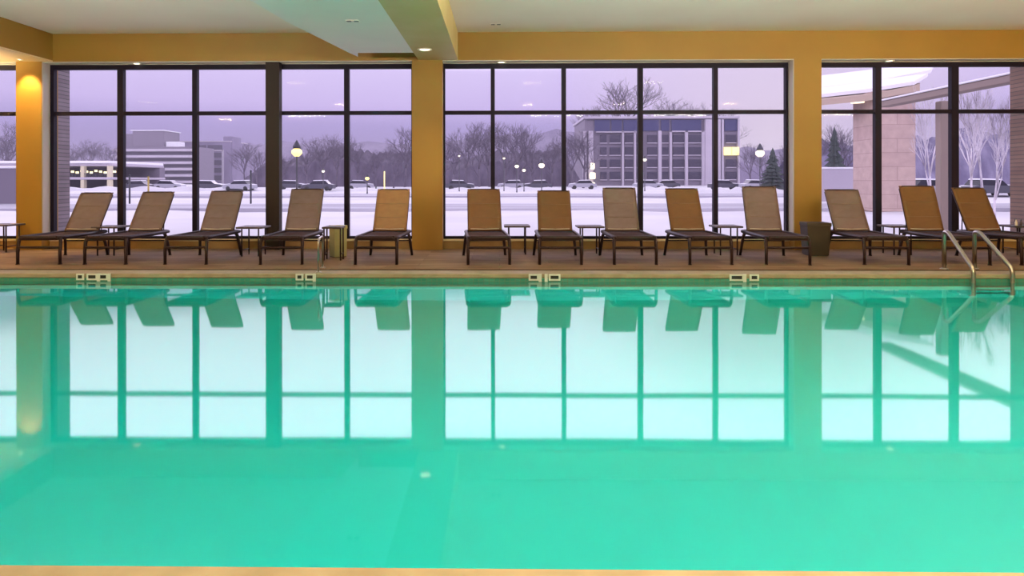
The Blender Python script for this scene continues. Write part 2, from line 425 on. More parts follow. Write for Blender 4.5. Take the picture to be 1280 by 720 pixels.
def add_ceiling_fill(x, y, w_, pu, cu):  # added fill lights above the view, there to brighten the ceiling
    root = empty('added_ceiling_fill', (x, y, 3.0))
    m = MB(); m.box(-w_/2, w_/2, -.06, .06, -.04, .04, b=.01); m.build('housing', M['ring'], root)
    for s_ in (-1, 1):
        m = MB(); m.tube([(s_*w_*.4, 0, .04), (s_*w_*.4, 0, .935)], .004, 6); m.build('wire', M['pole'], root)
    tag(root, 'added linear fill light hung unseen over the pool', 'pendant light', 'added fill lights over the pool')
    l = bpy.data.lights.new('added_fill_lamp', 'AREA'); l.shape = 'RECTANGLE'; l.size = w_*.95; l.size_y = .1; l.energy = pu; l.color = cu
    o = bpy.data.objects.new('added_fill_lamp', l); C.objects.link(o); o.location = (x, y, 3.05); o.rotation_euler = (R(128), 0, 0)
for x, pu, cu in ((-5.6, 105, (1,.88,.82)), (1.6, 95, (1,.90,.74)), (5.0, 95, (1,.85,.72)), (9.0, 120, (1,.66,.36))):
    add_ceiling_fill(x, 6.2, 1.6, pu*2.9, cu)

root = empty('added_bay_fill', (-10.0, 10.7, 0))  # added fill light left of the view, brightens the low soffit
m = MB(); m.lathe([(.16,0),(.16,.02),(.02,.03),(.02,2.35),(.13,2.42),(.15,2.5)], (0,0,0), 18); m.build('stand', M['stainless'], root)
tag(root, 'added unseen fill light on a stand at the left end of the deck', 'added fill light')
l = bpy.data.lights.new('added_bay_lamp', 'AREA'); l.shape = 'DISK'; l.size = .25; l.energy = 700; l.color = (1,.80,.42)
o = bpy.data.objects.new('added_bay_lamp', l); C.objects.link(o); o.location = (-10.0, 10.7, 2.52); o.rotation_euler = (R(180), R(-25), 0)
# ceiling vents
for px, py, lb in ((620,30,'tiny dark slotted vent in the ceiling right of the beam'), (441,25,'tiny dark slotted vent in the dropped grey ceiling panel')):
    z_ = ZC if px > 600 else ZB+.003
    t = (z_-EYE)*F/(226-py); p = at(px, py, t)
    root = empty('ceiling_vent', (p.x, p.y, z_))
    m = MB(); m.box(-.09,.09,-.05,.05,-.008,-.001); m.build('plate', M['ring'], root)
    m = MB()
    for k in (-1,1):
        m = MB(); m.box(k*.05-.03, k*.05+.03, -.03,.03,-.012,-.008); m.build('slot', M['vent'], root)
    tag(root, lb, 'vent')

# ------------------------------------------------------------ loungers
def mk_lounger(matname, ang):
    root = empty('pool_lounger')
    W = .31; HB = 1.13                     # half width, hinge distance
    ZT = .43
    # frame: rounded rectangular rails, open at the head
    m = MB()
    loop = [(-W, 1.30, ZT-.03), (-W, .10, ZT-.03), (-W+.02, .03, ZT-.03), (-W+.07, 0, ZT-.03), (W-.07, 0, ZT-.03), (W-.02, .03, ZT-.03), (W, .10, ZT-.03), (W, 1.30, ZT-.03), (W-.05, 1.36, ZT-.03), (-W+.05, 1.36, ZT-.03)]
    m.tube(loop, .028, 8, closed=True)
    m.box(-W+.03, W-.03, -.014, .02, ZT-.068, ZT-.0)
    for s_ in (-1, 1): m.box(s_*W-.014, s_*W+.014, .08, HB+.1, ZT-.062, ZT-.004)
    m.tube([(-W, HB, ZT-.035), (W, HB, ZT-.035)], .016, 8)
    m.build('frame', M['brown'], root)
    def leg(pts):
        l = MB(); l.tube(pts, [.026, .026, .024, .022], 8)
        l.box(pts[-1][0]-.02, pts[-1][0]+.02, pts[-1][1]-.02, pts[-1][1]+.02, 0, .014)
        return l.build('leg', M['brown'], root)
    for s in (-1, 1):
        leg([(s*(W-.01), .03, ZT-.04), (s*W, .02, ZT-.10), (s*W, 0, .2), (s*W, 0, .008)])
        leg([(s*(W-.03), 1.18, ZT-.035), (s*(W+.005), 1.20, ZT-.09), (s*(W+.02), 1.24, .2), (s*(W+.04), 1.28, .008)])
    m = MB(); m.tube([(-W, 0, .255), (W, 0, .255)], .018, 8); m.build('stretcher', M['brown'], root)
    m = MB(); m.tube([(-W-.015, 1.22, .255), (W+.015, 1.22, .255)], .011, 8); m.build('stretcher', M['brown'], root)
    # seat sling
    m = MB(); nx, ny = 6, 8; vs = []; w2 = W-.03
    for j in range(ny+1):
        for i in range(nx+1):
            u = i/nx*2-1; v = j/ny
            vs.append((u*w2, .02+v*(HB-.02), ZT-.028 - .03*(1-u*u)*math.sin(PI*min(1,v*1.0))**.5 if 0<v<1 else ZT-.028))
    top = len(vs); vs += [(a,b,c-.006) for a,b,c in vs]
    fs = []
    for j in range(ny):
        for i in range(nx):
            a = j*(nx+1)+i; fs.append((a,a+1,a+nx+2,a+nx+1)); fs.append((a+top+nx+1,a+top+nx+2,a+top+1,a+top))
    m.add(vs, fs, True); m.build('seat', M['seatsling'], root)
    # backrest
    L_ = .80; ca, sa = math.cos(ang), math.sin(ang)
    def bp(x, s, o=0): return (x, HB + s*ca + o*sa, ZT-.02 + s*sa - o*ca)
    bw = .268
    m = MB()
    m.tube([bp(-bw,-.0), bp(-bw,L_-.05), bp(-bw+.05,L_), bp(bw-.05,L_), bp(bw,L_-.05), bp(bw,0)], .016, 8)
    m.build('back_frame', M['brown'], root)
    m = MB(); nx, ny = 8, 14; vs = []; fs = []
    for side in (0, 1):
        for j in range(ny+1):
            for i in range(nx+1):
                u = i/nx*2-1; s = .01 + j/ny*(L_+.008-.01)
                sag = .018*(1-u*u)*math.sin(PI*j/ny)
                wrap = -.02
                vs.append(bp(u*(bw+.008), s, wrap + sag + side*.006 + (.012 if j == ny else 0)))
    n1 = (nx+1)*(ny+1)
    for j in range(ny):
        for i in range(nx):
            a = j*(nx+1)+i; fs.append((a,a+1,a+nx+2,a+nx+1)); fs.append((a+n1+nx+1,a+n1+nx+2,a+n1+1,a+n1))
    for j in range(ny):
        a = j*(nx+1); b = a+nx
        fs.append((a, a+nx+1, a+nx+1+n1, a+n1)); fs.append((b+n1, b+nx+1+n1, b+nx+1, b))
    for i in range(nx):
        a = i; b = ny*(nx+1)+i
        fs.append((a+n1, a+1+n1, a+1, a)); fs.append((b, b+1, b+1+n1, b+n1))
    m.add(vs, fs, True)
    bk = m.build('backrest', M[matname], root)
    m = MB()
    for s in (.26, .52):
        m.tube([bp(-bw+.01, s, -.024+.008), bp(0, s, -.016+.012), bp(bw-.01, s, -.024+.008)], .0035, 5)
    m.build('seam', M['seam'], bk)
    m = MB()
    m.tube([bp(-bw+.03, .035, -.03), bp(0, .035, -.012), bp(bw-.03, .035, -.03)], .011, 6)
    m.build('hem_roll', M['hem'], bk)
    # prop behind the back
    m = MB(); e = bp(0,.42)
    m.tube([(-.2, 1.36, ZT-.03), (-.2, e[1]+.02, e[2]), (.2, e[1]+.02, e[2]), (.2, 1.36, ZT-.03)], .009, 6)
    m.build('back_prop', M['brown'], root)
    return root
# front-leg centre px, hinge centre px, back-top py, fabric, label
LG = [
 (48.5,102,241,'sling2','tan sling pool lounger standing in front of the leftmost yellow column, farthest left'),
 (131.5,181,240,'sling2','tan sling lounger second from the left, by the first thick window bar'),
 (232,271,239,'sling2','taupe sling lounger third from the left, left of the dark steel column'),
 (351.5,377,236.5,'sling2','taupe sling lounger directly right of the dark steel column'),
 (470,487,237,'sling_lit','tan lounger with light painted into its fabric, just left of the middle yellow column'),
 (611,606,237,'sling','golden tan lounger just right of the middle yellow column'),
 (700.5,694,239,'sling','golden tan lounger between two side tables, second right of the middle column'),
 (794,778,235.5,'sling2','brownish lounger third right of the middle column, without a table on its right'),
 (888.5,860,236.5,'sling','golden tan lounger with a side table behind its right side, fourth right of middle column'),
 (985,955.5,234,'sling2','brownish lounger in front of the last window pane before the right column'),
 (1108,1065,238,'sling2','dark taupe lounger just right of the right yellow column and brown bin'),
 (1209,1157,233.5,'sling','golden tan lounger directly behind the steel pool ladder'),
 (1303,1230,236,'sling','golden tan lounger at the far right edge of the deck'),
]
YF = 10.0
for i, (fx, hx, ty, mt, lb) in enumerate(LG):
    fp = X(fx, YF); hp = X(hx, YF+1.13)
    zt = Z(ty, YF+1.13+.42, fx)
    sa = max(.5, min(.98, (zt - .41) / .80)); ang = math.asin(sa)
    o = mk_lounger(mt, ang)
    o.location = (fp, YF, 0); o.rotation_euler.z = -math.atan2(hp-fp, 1.13)
    tag(o, lb, 'lounger', 'pool loungers lined up before the windows')

# ------------------------------------------------------------ side tables
def mk_table(w=.44, h=.49, legin=.08):
    root = empty('side_table'); a = w/2
    m = MB(); 
    n = 6
    for k in range(n):
        y0 = -a + k*w/n + .006; m.box(-a+.02, a-.02, y0, y0+w/n-.012, h-.022, h-.004, b=.003)
    m.box(-a, a, -a, -a+.025, h-.03, h, b=.005); m.box(-a, a, a-.025, a, h-.03, h, b=.005)
    m.box(-a, -a+.025, -a+.026, a-.026, h-.03, h, b=.005); m.box(a-.025, a, -a+.026, a-.026, h-.03, h, b=.005)
    m.build('table_top', M['tabletop'], root)
    for sx in (-1,1):
        for sy in (-1,1):
            l = MB(); l.tube([(sx*(a-legin), sy*(a-.06), h-.03), (sx*(a-legin), sy*(a-.06), 0)], .013, 8); l.build('leg', M['brown'], root)
    m = MB()
    for sx in (-1,1): m.tube([(sx*(a-legin), -(a-.06), .10), (sx*(a-legin), a-.06, .10)], .008, 6)
    m.build('stretcher', M['brown'], root)
    return root
TB = [(6,11.85,'small dark side table cut by the left picture edge, before the leftmost column'),
      (139,11.35,'small dark side table between the first and second loungers from the left'),
      (317,11.25,'small dark side table left of the dark steel column'),
      (646,11.55,'small dark side table between the two loungers right of the middle column'),
      (737,11.4,'small dark side table right of the second lounger past the middle column'),
      (907,11.45,'small dark side table left of the lounger before the right column'),
      (1121,11.5,'small dark side table behind the foot of the taupe lounger, near the ladder'),
      (1273,11.5,'small dark side table with bottles by the right picture edge')]
proto = mk_table()
for i, (px, y, lb) in enumerate(TB):
    o = proto if i == 0 else copy_tree(proto)
    o.location = (X(px, y), y, 0)
    tag(o, lb, 'side table', 'dark side tables between the loungers')
o = mk_table(.30, .53, .02); o.location = (X(417,10.62), 10.62, 0)
tag(o, 'narrow dark side table in front of the olive bin', 'side table')
# bottles on the last table
for k, (dx, dy, hh) in enumerate(((-.13,-.12,.10),(-.02,-.08,.085),(.09,-.13,.1),(.02,.1,.09))):
    m = MB(); m.lathe([(.018,0),(.02,.01),(.02,hh*.6),(.009,hh*.8),(.009,hh)], (0,0,0), 12)
    b = m.build('bottle', M['tabletop' if k % 2 else 'head'], None, (X(1273,11.5)+dx, 11.5+dy, .49))
    m = MB(); m.lathe([(.011,hh),(.011,hh+.014)], (0,0,0), 10); m.build('cap', M['black_mark'], b)
    tag(b, ['small pale bottle at the left front of the rightmost side table','small dark bottle at the centre of the rightmost side table','small pale bottle at the right front of the rightmost side table','small dark bottle at the back of the rightmost side table'][k], 'bottle', 'bottles on the rightmost side table')

# ------------------------------------------------------------ bins
def mk_bin(w, h, mt, taper=.94):
    root = empty('waste_bin'); a = w/2; b = a*taper
    m = MB()
    outer0 = [(-b,-b),(b,-b),(b,b),(-b,b)]; outer1 = [(-a,-a),(a,-a),(a,a),(-a,a)]; t = a-.015
    vs = [(x,y,.01) for x,y in outer0] + [(x,y,h-.06) for x,y in outer1]
    m.add(vs, [(3,2,1,0),(4,5,6,7),(0,1,5,4),(1,2,6,5),(2,3,7,6),(3,0,4,7)])
    m.build('body', M[mt], root)
    m = MB(); c = a+.008
    for x0,x1,y0,y1 in ((-c,c,-c,-c+.07),(-c,c,c-.07,c),(-c,-c+.07,-c+.07,c-.07),(c-.07,c,-c+.07,c-.07)): m.box(x0,x1,y0,y1,h-.058,h,b=.004)
    m.build('lid', M[mt], root)
    m = MB(); m.box(-c+.07,c-.07,-c+.07,c-.07,h-.055,h-.03); m.build('opening', M['bindark'], root)
    m = MB(); m.box(-b+.01,b-.01,-b+.01,b-.01,0,.009); m.build('foot', M['bindark'], root)
    return root
o = mk_bin(.215,.52,'bin',.98); o.location = (X(422.5,11.05), 11.05, 0); o.rotation_euler.z = R(38)
tag(o, 'square olive waste bin seen corner-on, left of the brightened tan lounger', 'waste bin')
o = mk_bin(.37,.55,'bin2',.86); o.location = (X(1019,11.35), 11.35, 0); o.rotation_euler.z = R(-6)
tag(o, 'dark brown tapered waste bin at the foot of the right column', 'waste bin')

# ------------------------------------------------------------ pool ladder + handrail
def bend(pts, r=.06, n=5):
    pts = [Vector(p) for p in pts]; out = [pts[0]]
    for i in range(1, len(pts)-1):
        p, a, b = pts[i], pts[i-1], pts[i+1]
        da = (a-p).normalized(); db = (b-p).normalized(); rr = min(r, (a-p).length*.45, (b-p).length*.45)
        for k in range(n+1):
            t = k/n; out.append((p+da*rr)*(1-t)**2 + p*2*t*(1-t) + (p+db*rr)*t*t)
    out.append(pts[-1]); return out
root = empty('pool_ladder', (X(1199,9.5), 9.5, 0))
xr = [(X(1180,9.55), X(1216.5,8.93)), (X(1218,9.55), X(1265.5,8.93))]
for (xa_, xb_) in xr:
    m = MB(); ox = root.location.x; oy = 9.5
    pts = [(xa_-ox, 9.55-oy, 0), (xa_-ox, 9.55-oy, .525), ((xa_*.85+xb_*.15)-ox, 9.46-oy, .525), (xb_-ox, 8.93-oy, .08), (xb_-ox, 8.92-oy, -1.15), (xb_-ox, 8.985-oy, -1.22)]
    m.tube(bend(pts, .07), .027, 12); m.lathe([(.055,0),(.055,.008),(.03,.02)], (xa_-ox, 9.55-oy, 0), 16)
    m.build('rail', M['stainless'], root)
for z in (-.45, -.72, -.98):
    m = MB(); m.box(xr[0][1]-ox, xr[1][1]-ox, 8.87-oy, 8.97-oy, z-.015, z+.015, b=.006); m.build('step', M['stainless'], root)
tag(root, 'stainless steel pool ladder with two sloping rails on the right pool edge', 'pool ladder')
root = empty('grab_rail', (X(401,9.45), 9.45, 0)); ox, oy = root.location.x, root.location.y
m = MB(); p1 = X(403.5,9.62)-ox; p0 = X(398,9.12)-ox
m.tube(bend([(p1,.17,0),(p1,.17,.46),(p0,-.33,.46),(p0,-.33,-.0)],.1), .014, 10)
m.build('rail', M['stainless'], root)
m = MB(); m.lathe([(.04,0),(.04,.008),(.02,.018)], (p1,.17,0), 14); m.lathe([(.04,.004),(.04,.012),(.02,.02)], (p0,-.33,0), 14); m.build('flange', M['stainless'], root)
tag(root, 'slim steel grab rail at the pool edge right of the fourth lounger', 'grab rail')

# ------------------------------------------------------------ depth marker tiles on the far pool wall
def marker(px, marks, strips, lb, w=.5):
    root = empty('depth_marker', (X(px,YP), YP, 0)); x0 = root.location.x
    def xx(q): return X(q, YP) - x0
    m = MB()
    for a, b in marks: m.box(xx(a)-.025, xx(b)+.025, -.012, -.001, -.085, .001)
    m.build('tile', M['white_tile'], root)
    m = MB()
    for a, b in marks: m.box(xx(a), xx(b), -.015, -.012, -.062, -.018)
    m.build('dark_mark', M['black_mark'], root)
    m = MB()
    for s in strips: m.box(xx(s)-.02, xx(s)+.02, -.018, -.001, -.099, .003)
    m.build('white_strip', M['white_tile'], root)
    tag(root, lb, 'depth marker', 'depth marker tiles along the far pool edge')
marker(118, [(98,103),(111,120),(126,133)], [123.5,137], 'white pool depth marker with three dark marks, leftmost on the far pool edge')
marker(382, [(372,377),(384,391)], [393], 'white pool depth marker left of the slim grab rail')
marker(680, [(663,671),(688,698)], [675,682.5], 'white pool depth marker below the second lounger right of the middle column')
marker(930, [(914,927),(939,946)], [930.5], 'white pool depth marker left of the right column')

# ================================================================= OUTSIDE
GZ = -.15
m = MB()
nx, ny = 40, 60; vs = []; fs = []
ys = [YW+.25 + (700)*((j/ny)**2.6) for j in range(ny+1)]
for j in range(ny+1):
    for i in range(nx+1):
        xx_ = (i/nx*2-1) * (30 + ys[j]*1.6)
        vs.append((xx_, ys[j], GZ + (.05*math.sin(xx_*.7+ys[j]*.4)+.04*math.sin(xx_*1.9+1) if ys[j] > 14 else 0)))
for j in range(ny):
    for i in range(nx):
        a = j*(nx+1)+i; fs.append((a,a+1,a+nx+2,a+nx+1))
m.add(vs, fs, True); struct(m.build('ground', M['snow']))
m = MB(); m.box(-90, 90, 31, 37.5, GZ-.1, GZ+.13); struct(m.build('road', M['road']))
m = MB(); m.box(-160, 160, 56, 66, GZ-.1, GZ+.14); struct(m.build('road', M['road']))
# wooded ridge far behind
m = MB(); vs = []; fs = []; n = 160
for i in range(n+1):
    x = -420 + 840*i/n
    h = 26 + 5*math.sin(x*.011+1) + 3*math.sin(x*.034) + 1.0*math.sin(x*.21) + random.uniform(-.9,.9) - max(0, (x-10)*.03) 
    vs += [(x, 390, -2), (x, 405, h*.6), (x, 430, h), (x, 520, -2)]
for i in range(n):
    for k in range(3):
        a = i*4+k; fs.append((a, a+4, a+5, a+1))
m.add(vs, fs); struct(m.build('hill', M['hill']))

# -------- buildings
def S(Y): return Y/F
def B_left():
    Y = 300; root = empty('office_building', (X(190,Y), Y, GZ)); ox = root.location.x
    def x(q): return X(q,Y)-ox
    def z(q): return Z(q,Y,190)-GZ
    m = MB(); m.box(x(146), x(244), 0, 20, 0, z(183)); m.build('wall', M['concrete_d'], root)
    m = MB(); m.box(x(161), x(201), 3, 18, z(183), z(162.5), b=.2); m.box(x(141), x(161), 4, 16, z(183), z(166), b=.2); m.build('penthouse', M['concrete_d'], root)
    m = MB(); m.box(x(159), x(202), 2.5, 18.5, z(162.5), z(161.5)); m.box(x(202), x(218), 4, 10, z(183), z(176)); m.build('snow', M['snowcap'], root)
    for k in range(7):
        y0 = 186 + k*7.9
        s = MB(); s.box(x(143-k*.6), x(245), -2.2+k*-.3, 1, z(y0+3.0), z(y0), b=.1); s.build('balcony_band', M['concrete'], root)
        s = MB(); s.box(x(146), x(243), -.3, .2, z(y0+6.6), z(y0+3.6)); s.build('window_band', M['winband'], root)
    tag(root, 'wide terraced office building with pale horizontal bands beyond the left window', 'building')
B_left()
def B_wing():
    Y = 330; root = empty('office_building', (X(262,Y), Y, GZ)); ox = root.location.x
    def x(q): return X(q,Y)-ox
    def z(q): return Z(q,Y,262)-GZ
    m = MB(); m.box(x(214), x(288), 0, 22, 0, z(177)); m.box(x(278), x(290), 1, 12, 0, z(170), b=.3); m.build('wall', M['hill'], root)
    m = MB(); m.box(x(213), x(289), -.5, 22.5, z(177), z(175.8)); m.build('roof_snow', M['concrete'], root)
    for k in range(5):
        y0 = 181 + k*9.5
        for a, b in ((248,258),(260,278)):
            s = MB(); s.box(x(a), x(b), -.4, .1, z(y0+6), z(y0)); s.build('window', M['winband'], root)
    m = MB()
    for q in (246, 259, 279): m.box(x(q)-.4, x(q)+.4, -.8, 0, 0, z(187))
    m.box(x(246), x(280), -.8, 0, z(188.5), z(187)); m.build('trim', M['concrete'], root)
    tag(root, 'darker block with square windows right of the terraced office building', 'building')
B_wing()
def garage():
    Y = 115; root = empty('parking_garage', (X(95,Y), Y, GZ)); ox = root.location.x
    def x(q): return X(q,Y)-ox
    def z(q): return Z(q,Y,95)-GZ
    m = MB(); m.box(x(-40), x(140), 0, 18, z(207), z(204), b=.05); m.box(x(-40), x(142), -.6, 18, z(224), z(221), b=.05); m.build('deck', M['concrete'], root)
    m = MB(); m.box(x(-41), x(138), -.3, 18.4, z(204), z(200.5), b=.1); m.build('roof_snow', M['snowcap'], root)
    m = MB(); m.box(x(-40), x(141), 16, 18, 0, z(207)); m.build('back_wall', M['concrete_d'], root)
    for q in (68, 105, 138):
        s = MB(); s.box(x(q)-.3, x(q)+.3, -.5, .3, 0, z(207)); s.build('pillar', M['creamlit'], root)
    for k in range(12):
        q = 70 + k*6
        s = MB(); s.box(x(q)-.16, x(q)+.16, 3, 3.4, z(214+(k%3)), z(211.5+(k%3))); s.build('lamp', M['garlit'], root)
    m = MB()
    for k in range(26): q = 66 + k*2.9; m.box(x(q)-.05, x(q)+.05, -.45, -.35, z(221), z(217))
    m.box(x(66), x(140), -.45, -.35, z(217.2), z(216.5)); m.build('railing', M['pole'], root)
    tag(root, 'low snow-roofed parking garage with yellow lamps outside the left window', 'building')
garage()
def B_right():
    Y = 190; root = empty('office_building', (X(825,Y), Y, GZ)); ox = root.location.x
    def x(q): return X(q,Y)-ox
    def z(q): return Z(q,Y,825)-GZ
    m = MB(); m.box(x(731), x(922), 0, 26, 0, z(147)); m.build('wall', M['concrete_d'], root)
    m = MB(); m.box(x(729), x(923), -1.2, 26.5, z(149), z(146), b=.1); m.build('roof_edge', M['concrete'], root)
    for a, b in ((743,762),(764,777),(779,800),(803,823),(826,836),(839,876),(905,921)):
        s = MB(); s.box(x(a), x(b), -.5, .1, z(164), z(150)); s.build('glass_band', M['blueband'], root)
    m = MB()
    for q, w_ in ((730.5,.9),(738,1.3),(778,.5),(793,.5),(802,.5),(824,.9),(837.5,.6),(857,.8),(878,.9),(902,.6),(922,.5)):
        m.box(x(q)-w_/2, x(q)+w_/2, -1.1, 0, 0, z(164 if q<900 else 150))
    m.box(x(745), x(795), -1.1, 0, z(166), z(164.6)); m.box(x(836), x(878), -1.1, 0, z(165.5), z(164)); m.build('pilasters', M['concrete'], root)
    m = MB(); m.box(x(880), x(899), -1.4, 0, 0, z(150)); m.build('stair_tower', M['concrete'], root)
    for r in range(4):
        y0 = 169 + r*15.3
        for a, b in ((750,758),(762,775),(781,791),(796,801),(809,821),(826,835),(841,855),(860,876),(907,920)):
            if r == 1 and a == 907:
                s = MB(); s.box(x(903), x(911.5), -1.6, .1, z(194.5), z(184.5)); s.build('lit_window', M['litwin'], root)
                s = MB(); s.box(x(913), x(921.5), -1.6, .1, z(194.5), z(184.5)); s.build('lit_window', M['litwin'], root)
                continue
            s = MB(); s.box(x(a), x(b), -.5, .1, z(y0+9.5), z(y0)); s.build('window', M['winband'], root)
            s = MB(); s.box(x(a)-.1, x(b)+.1, -.7, 0, z(y0+10.6), z(y0+9.6)); s.build('sill', M['concrete'], root)
    for k, (a, b, c, d) in enumerate(((737,742,204,212),(736,743,216,224),(736.5,742.5,228,241))):
        s = MB(); s.box(x(a), x(b), -2.4, -1.2, z(d), z(c), b=.2); s.build('entrance_lamp', M['lampw'], root)
    tag(root, 'boxy office building with blue top band and pale pilasters beyond the middle window', 'building')
B_right()

# -------- trees (bare), built as branching tubes
def tree_mesh(seed, H, spread=1.0, depth=6, r0=.02, fine=3):
    rnd = random.Random(seed); m = MB()
    def grow(p, d, L_, r, lev):
        k = 2 if lev < 3 else 1
        pts = [p]; q = p; dd = d.copy()
        for s in range(k):
            dd = (dd + Vector((rnd.uniform(-.12,.12), rnd.uniform(-.12,.12), .04))).normalized()
            q = q + dd*L_/k; pts.append(q)
        m.tube(pts, [r*(1-.35*s/k) for s in range(k+1)], 5 if lev < 2 else 3)
        if lev >= depth: return
        nb = 3 if lev < depth-1 else fine
        for i in range(nb):
            a = rnd.uniform(0, 2*PI); tilt = rnd.uniform(.3,.75)*spread if lev > 0 else rnd.uniform(.2,.55)*spread
            ax = dd.cross(Vector((math.cos(a), math.sin(a), .3))).normalized()
            nd = (Matrix.Rotation(tilt, 3, ax) @ dd); nd.z += .08; nd.normalize()
            st = pts[-1] if i < 2 else pts[-1]*.5 + pts[0]*.5
            grow(st, nd, L_*rnd.uniform(.66,.82), r*.62, lev+1)
    grow(Vector((0,0,0)), Vector((0,0,1)), H*.26, H*r0, 0)
    return m
protos = []
for sd in (1, 2, 3):
    t = tree_mesh(sd, 1.0, 1.05, 6, .017, 3)
    me_o = t.build('bare_tree', M['bark2']); protos.append(me_o)
zmax = [max(v.co.z for v in o.data.vertices) for o in protos]
spots = []
rt = random.Random(11)
# (px, top y, distance)
TR = [(352,190,120),(385,178,135),(402,170,140),(420,166,150),(446,176,140),(470,186,120),(492,180,130),(506,158,150),(521,180,120),
      (548,172,120),(566,176,110),(584,152,140),(600,160,130),(612,148,150),(632,154,140),(646,152,130),(664,172,140),(690,176,150),(716,168,150),(729,160,130),
      (306,176,170),(322,185,160),(90,178,240),(112,172,250),(132,178,250),(10,150,165),(2,168,190),(780,98,245),(746,130,278),(834,120,286),(866,128,254),(906,134,292),
      (938,178,150),(955,190,140),(978,185,150),(1000,180,140),(1046,155,95),(1032,175,110),(1058,172,100)]
names = {780:'tall bare tree rising above the boxy office building roof',746:'bare tree showing over the left roof end of the boxy office building',834:'faint bare tree over the middle of the office roof, right of the tall one',
 866:'faint low bare tree over the right half of the office roof',906:'faint bare tree over the right end of the office roof',795:'bare tree just right of the tall one above the office roof'}
first = [(0.0,(.30,.235,.46)),(.05,(.34,.27,.53)),(.08,(.42,.34,.66)),(.11,(.62,.50,.86)),(.16,(.72,.60,.95)),(.185,(2.0,1.8,2.3)),(.34,(4.9,4.2,5.8)),(.55,(1.2,1.1,1.35)),(1,(.75,.7,.9))]
for i, (px, py, Y) in enumerate(TR):
    k = i % 3
    if first[k]: o = protos[k]; first[k] = False
    else: o = protos[k].copy(); C.objects.link(o)
    top = Z(py, Y, px); base = GZ
    if px in names: base = Z(205, Y, px) 
    sc_ = (top-base)/zmax[k]
    o.location = (X(px,Y), Y, base); o.scale = (sc_*rt.uniform(1.0,1.25),)*2 + (sc_,); o.rotation_euler.z = rt.uniform(0,6.28)
    if px in names: lb = names[px]
    elif px < 60: lb = 'bare tree outside the small window left of the leftmost column'
    elif px < 140: lb = 'hazy bare tree beyond the parking garage on the left'
    elif px < 330: lb = 'bare tree beside the dark block, left of the steel column'
    elif px < 530: lb = 'bare winter tree in the hazy grove between the steel column and the middle column'
    elif px < 735: lb = 'bare winter tree in the hazy grove right of the middle column'
    elif px < 1005: lb = 'bare tree right of the boxy office building'
    else: lb = 'bare tree seen just right of the right column, beside the pink block wall'
    tag(o, lb, 'tree', lb if px not in names else 'bare trees over the office roof')
# hill mound under the roof trees
m = MB(); vs=[]; fs=[]
for i in range(41):
    x = X(700,245) + (X(960,245)-X(700,245))*i/40
    h = (Z(158,245)+3*math.sin(i*.5))*math.sin(PI*i/40)**.5 - .5
    vs += [(x,232,-1),(x,238,max(-.5,h*.62)),(x,256,max(-.4,h*.9)),(x,290,-1)]
for i in range(40):
    for k in range(3):
        a=i*4+k; fs.append((a,a+4,a+5,a+1))
m.add(vs,fs); struct(m.build('hill', M['hill']))
m = MB(); vs=[]; fs=[]; n=170
for i in range(n+1):
    x = X(300,165) + (X(729,165)-X(300,165))*i/n
    h = -1 + (9.2 + 1.2*math.sin(x*.13))*min(1,(n-i)/8,.15+i/14) + .8*math.sin(x*.31+2) + random.uniform(-.55,.55)
    vs += [(x,160,-1),(x,164,h*.65),(x,172,h),(x,185,-1)]
for i in range(n):
    for k in range(3):
        a=i*4+k; fs.append((a,a+4,a+5,a+1))
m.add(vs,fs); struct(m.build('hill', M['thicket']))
m = MB(); vs=[]; fs=[]; n=70
for i in range(n+1):
    x = X(1000,112) + (X(1420,112)-X(1000,112))*i/n
    h = 7.5 + 4*i/n + .7*math.sin(x*.5) + random.uniform(-.5,.5)
    vs += [(x,106,-1),(x,109,h*.65),(x,115,h),(x,128,-1)]
for i in range(n):
    for k in range(3):
        a=i*4+k; fs.append((a,a+4,a+5,a+1))
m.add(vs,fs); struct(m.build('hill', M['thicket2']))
# snowy trees near, right window
for sd, px, py, Y, lb in ((21,1165,100,27,'snow-dusted bare tree between the pink block wall and the canopy post'),
                      (22,1212,95,23,'snow-dusted bare tree right of the canopy post'),
                      (23,1243,120,26,'snow-dusted bare tree nearest the brown brick pier at the right'),
                      (24,1228,92,36,'snow-dusted bare tree standing behind the two right ones')):
    t = tree_mesh(sd, 1.0, .7, 6, .015, 3); o = t.build('snowy_tree', M['snowbark'])
    zm = max(v.co.z for v in o.data.vertices); s_ = (Z(py,Y,px)-GZ)/zm
    o.location = (X(px,Y), Y, GZ); o.scale = (s_*.6, s_*.6, s_); tag(o, lb, 'tree', 'snow-dusted trees by the canopy')
# evergreen
def pine(px, py, Y, w_, lb):
    root = empty('evergreen_tree', (X(px,Y), Y, GZ)); h = Z(py,Y,px)-GZ; rnd = random.Random(px)
    m = MB(); m.tube([(0,0,0),(0,0,h*.9)], [.12,.03], 6); m.build('trunk', M['bark'], root)
    m = MB()
    for k in range(11):
        f = k/11; zz = h*(.12+.86*f); r = w_*(1-f)**.85+.05
        vs = [(0,0,zz+h*.12)]; n = 18
        for j in range(n):
            a = 2*PI*j/n; rr = r*(1 if j%2 else .62)*rnd.uniform(.8,1.15)
            vs.append((rr*math.cos(a), rr*math.sin(a), zz-h*.03*rnd.uniform(0,1.6)))
        m.add(vs, [(0,1+j,1+(j+1)%n) for j in range(n)] + [tuple(range(n,0,-1))])
    m.build('foliage', M['pine'], root); tag(root, lb, 'tree')
pine(966, 186, 75, 1.7, 'small dark evergreen left of the right column, beside the office building')
pine(1043, 160, 70, 1.5, 'slim dark evergreen visible just right of the right column')

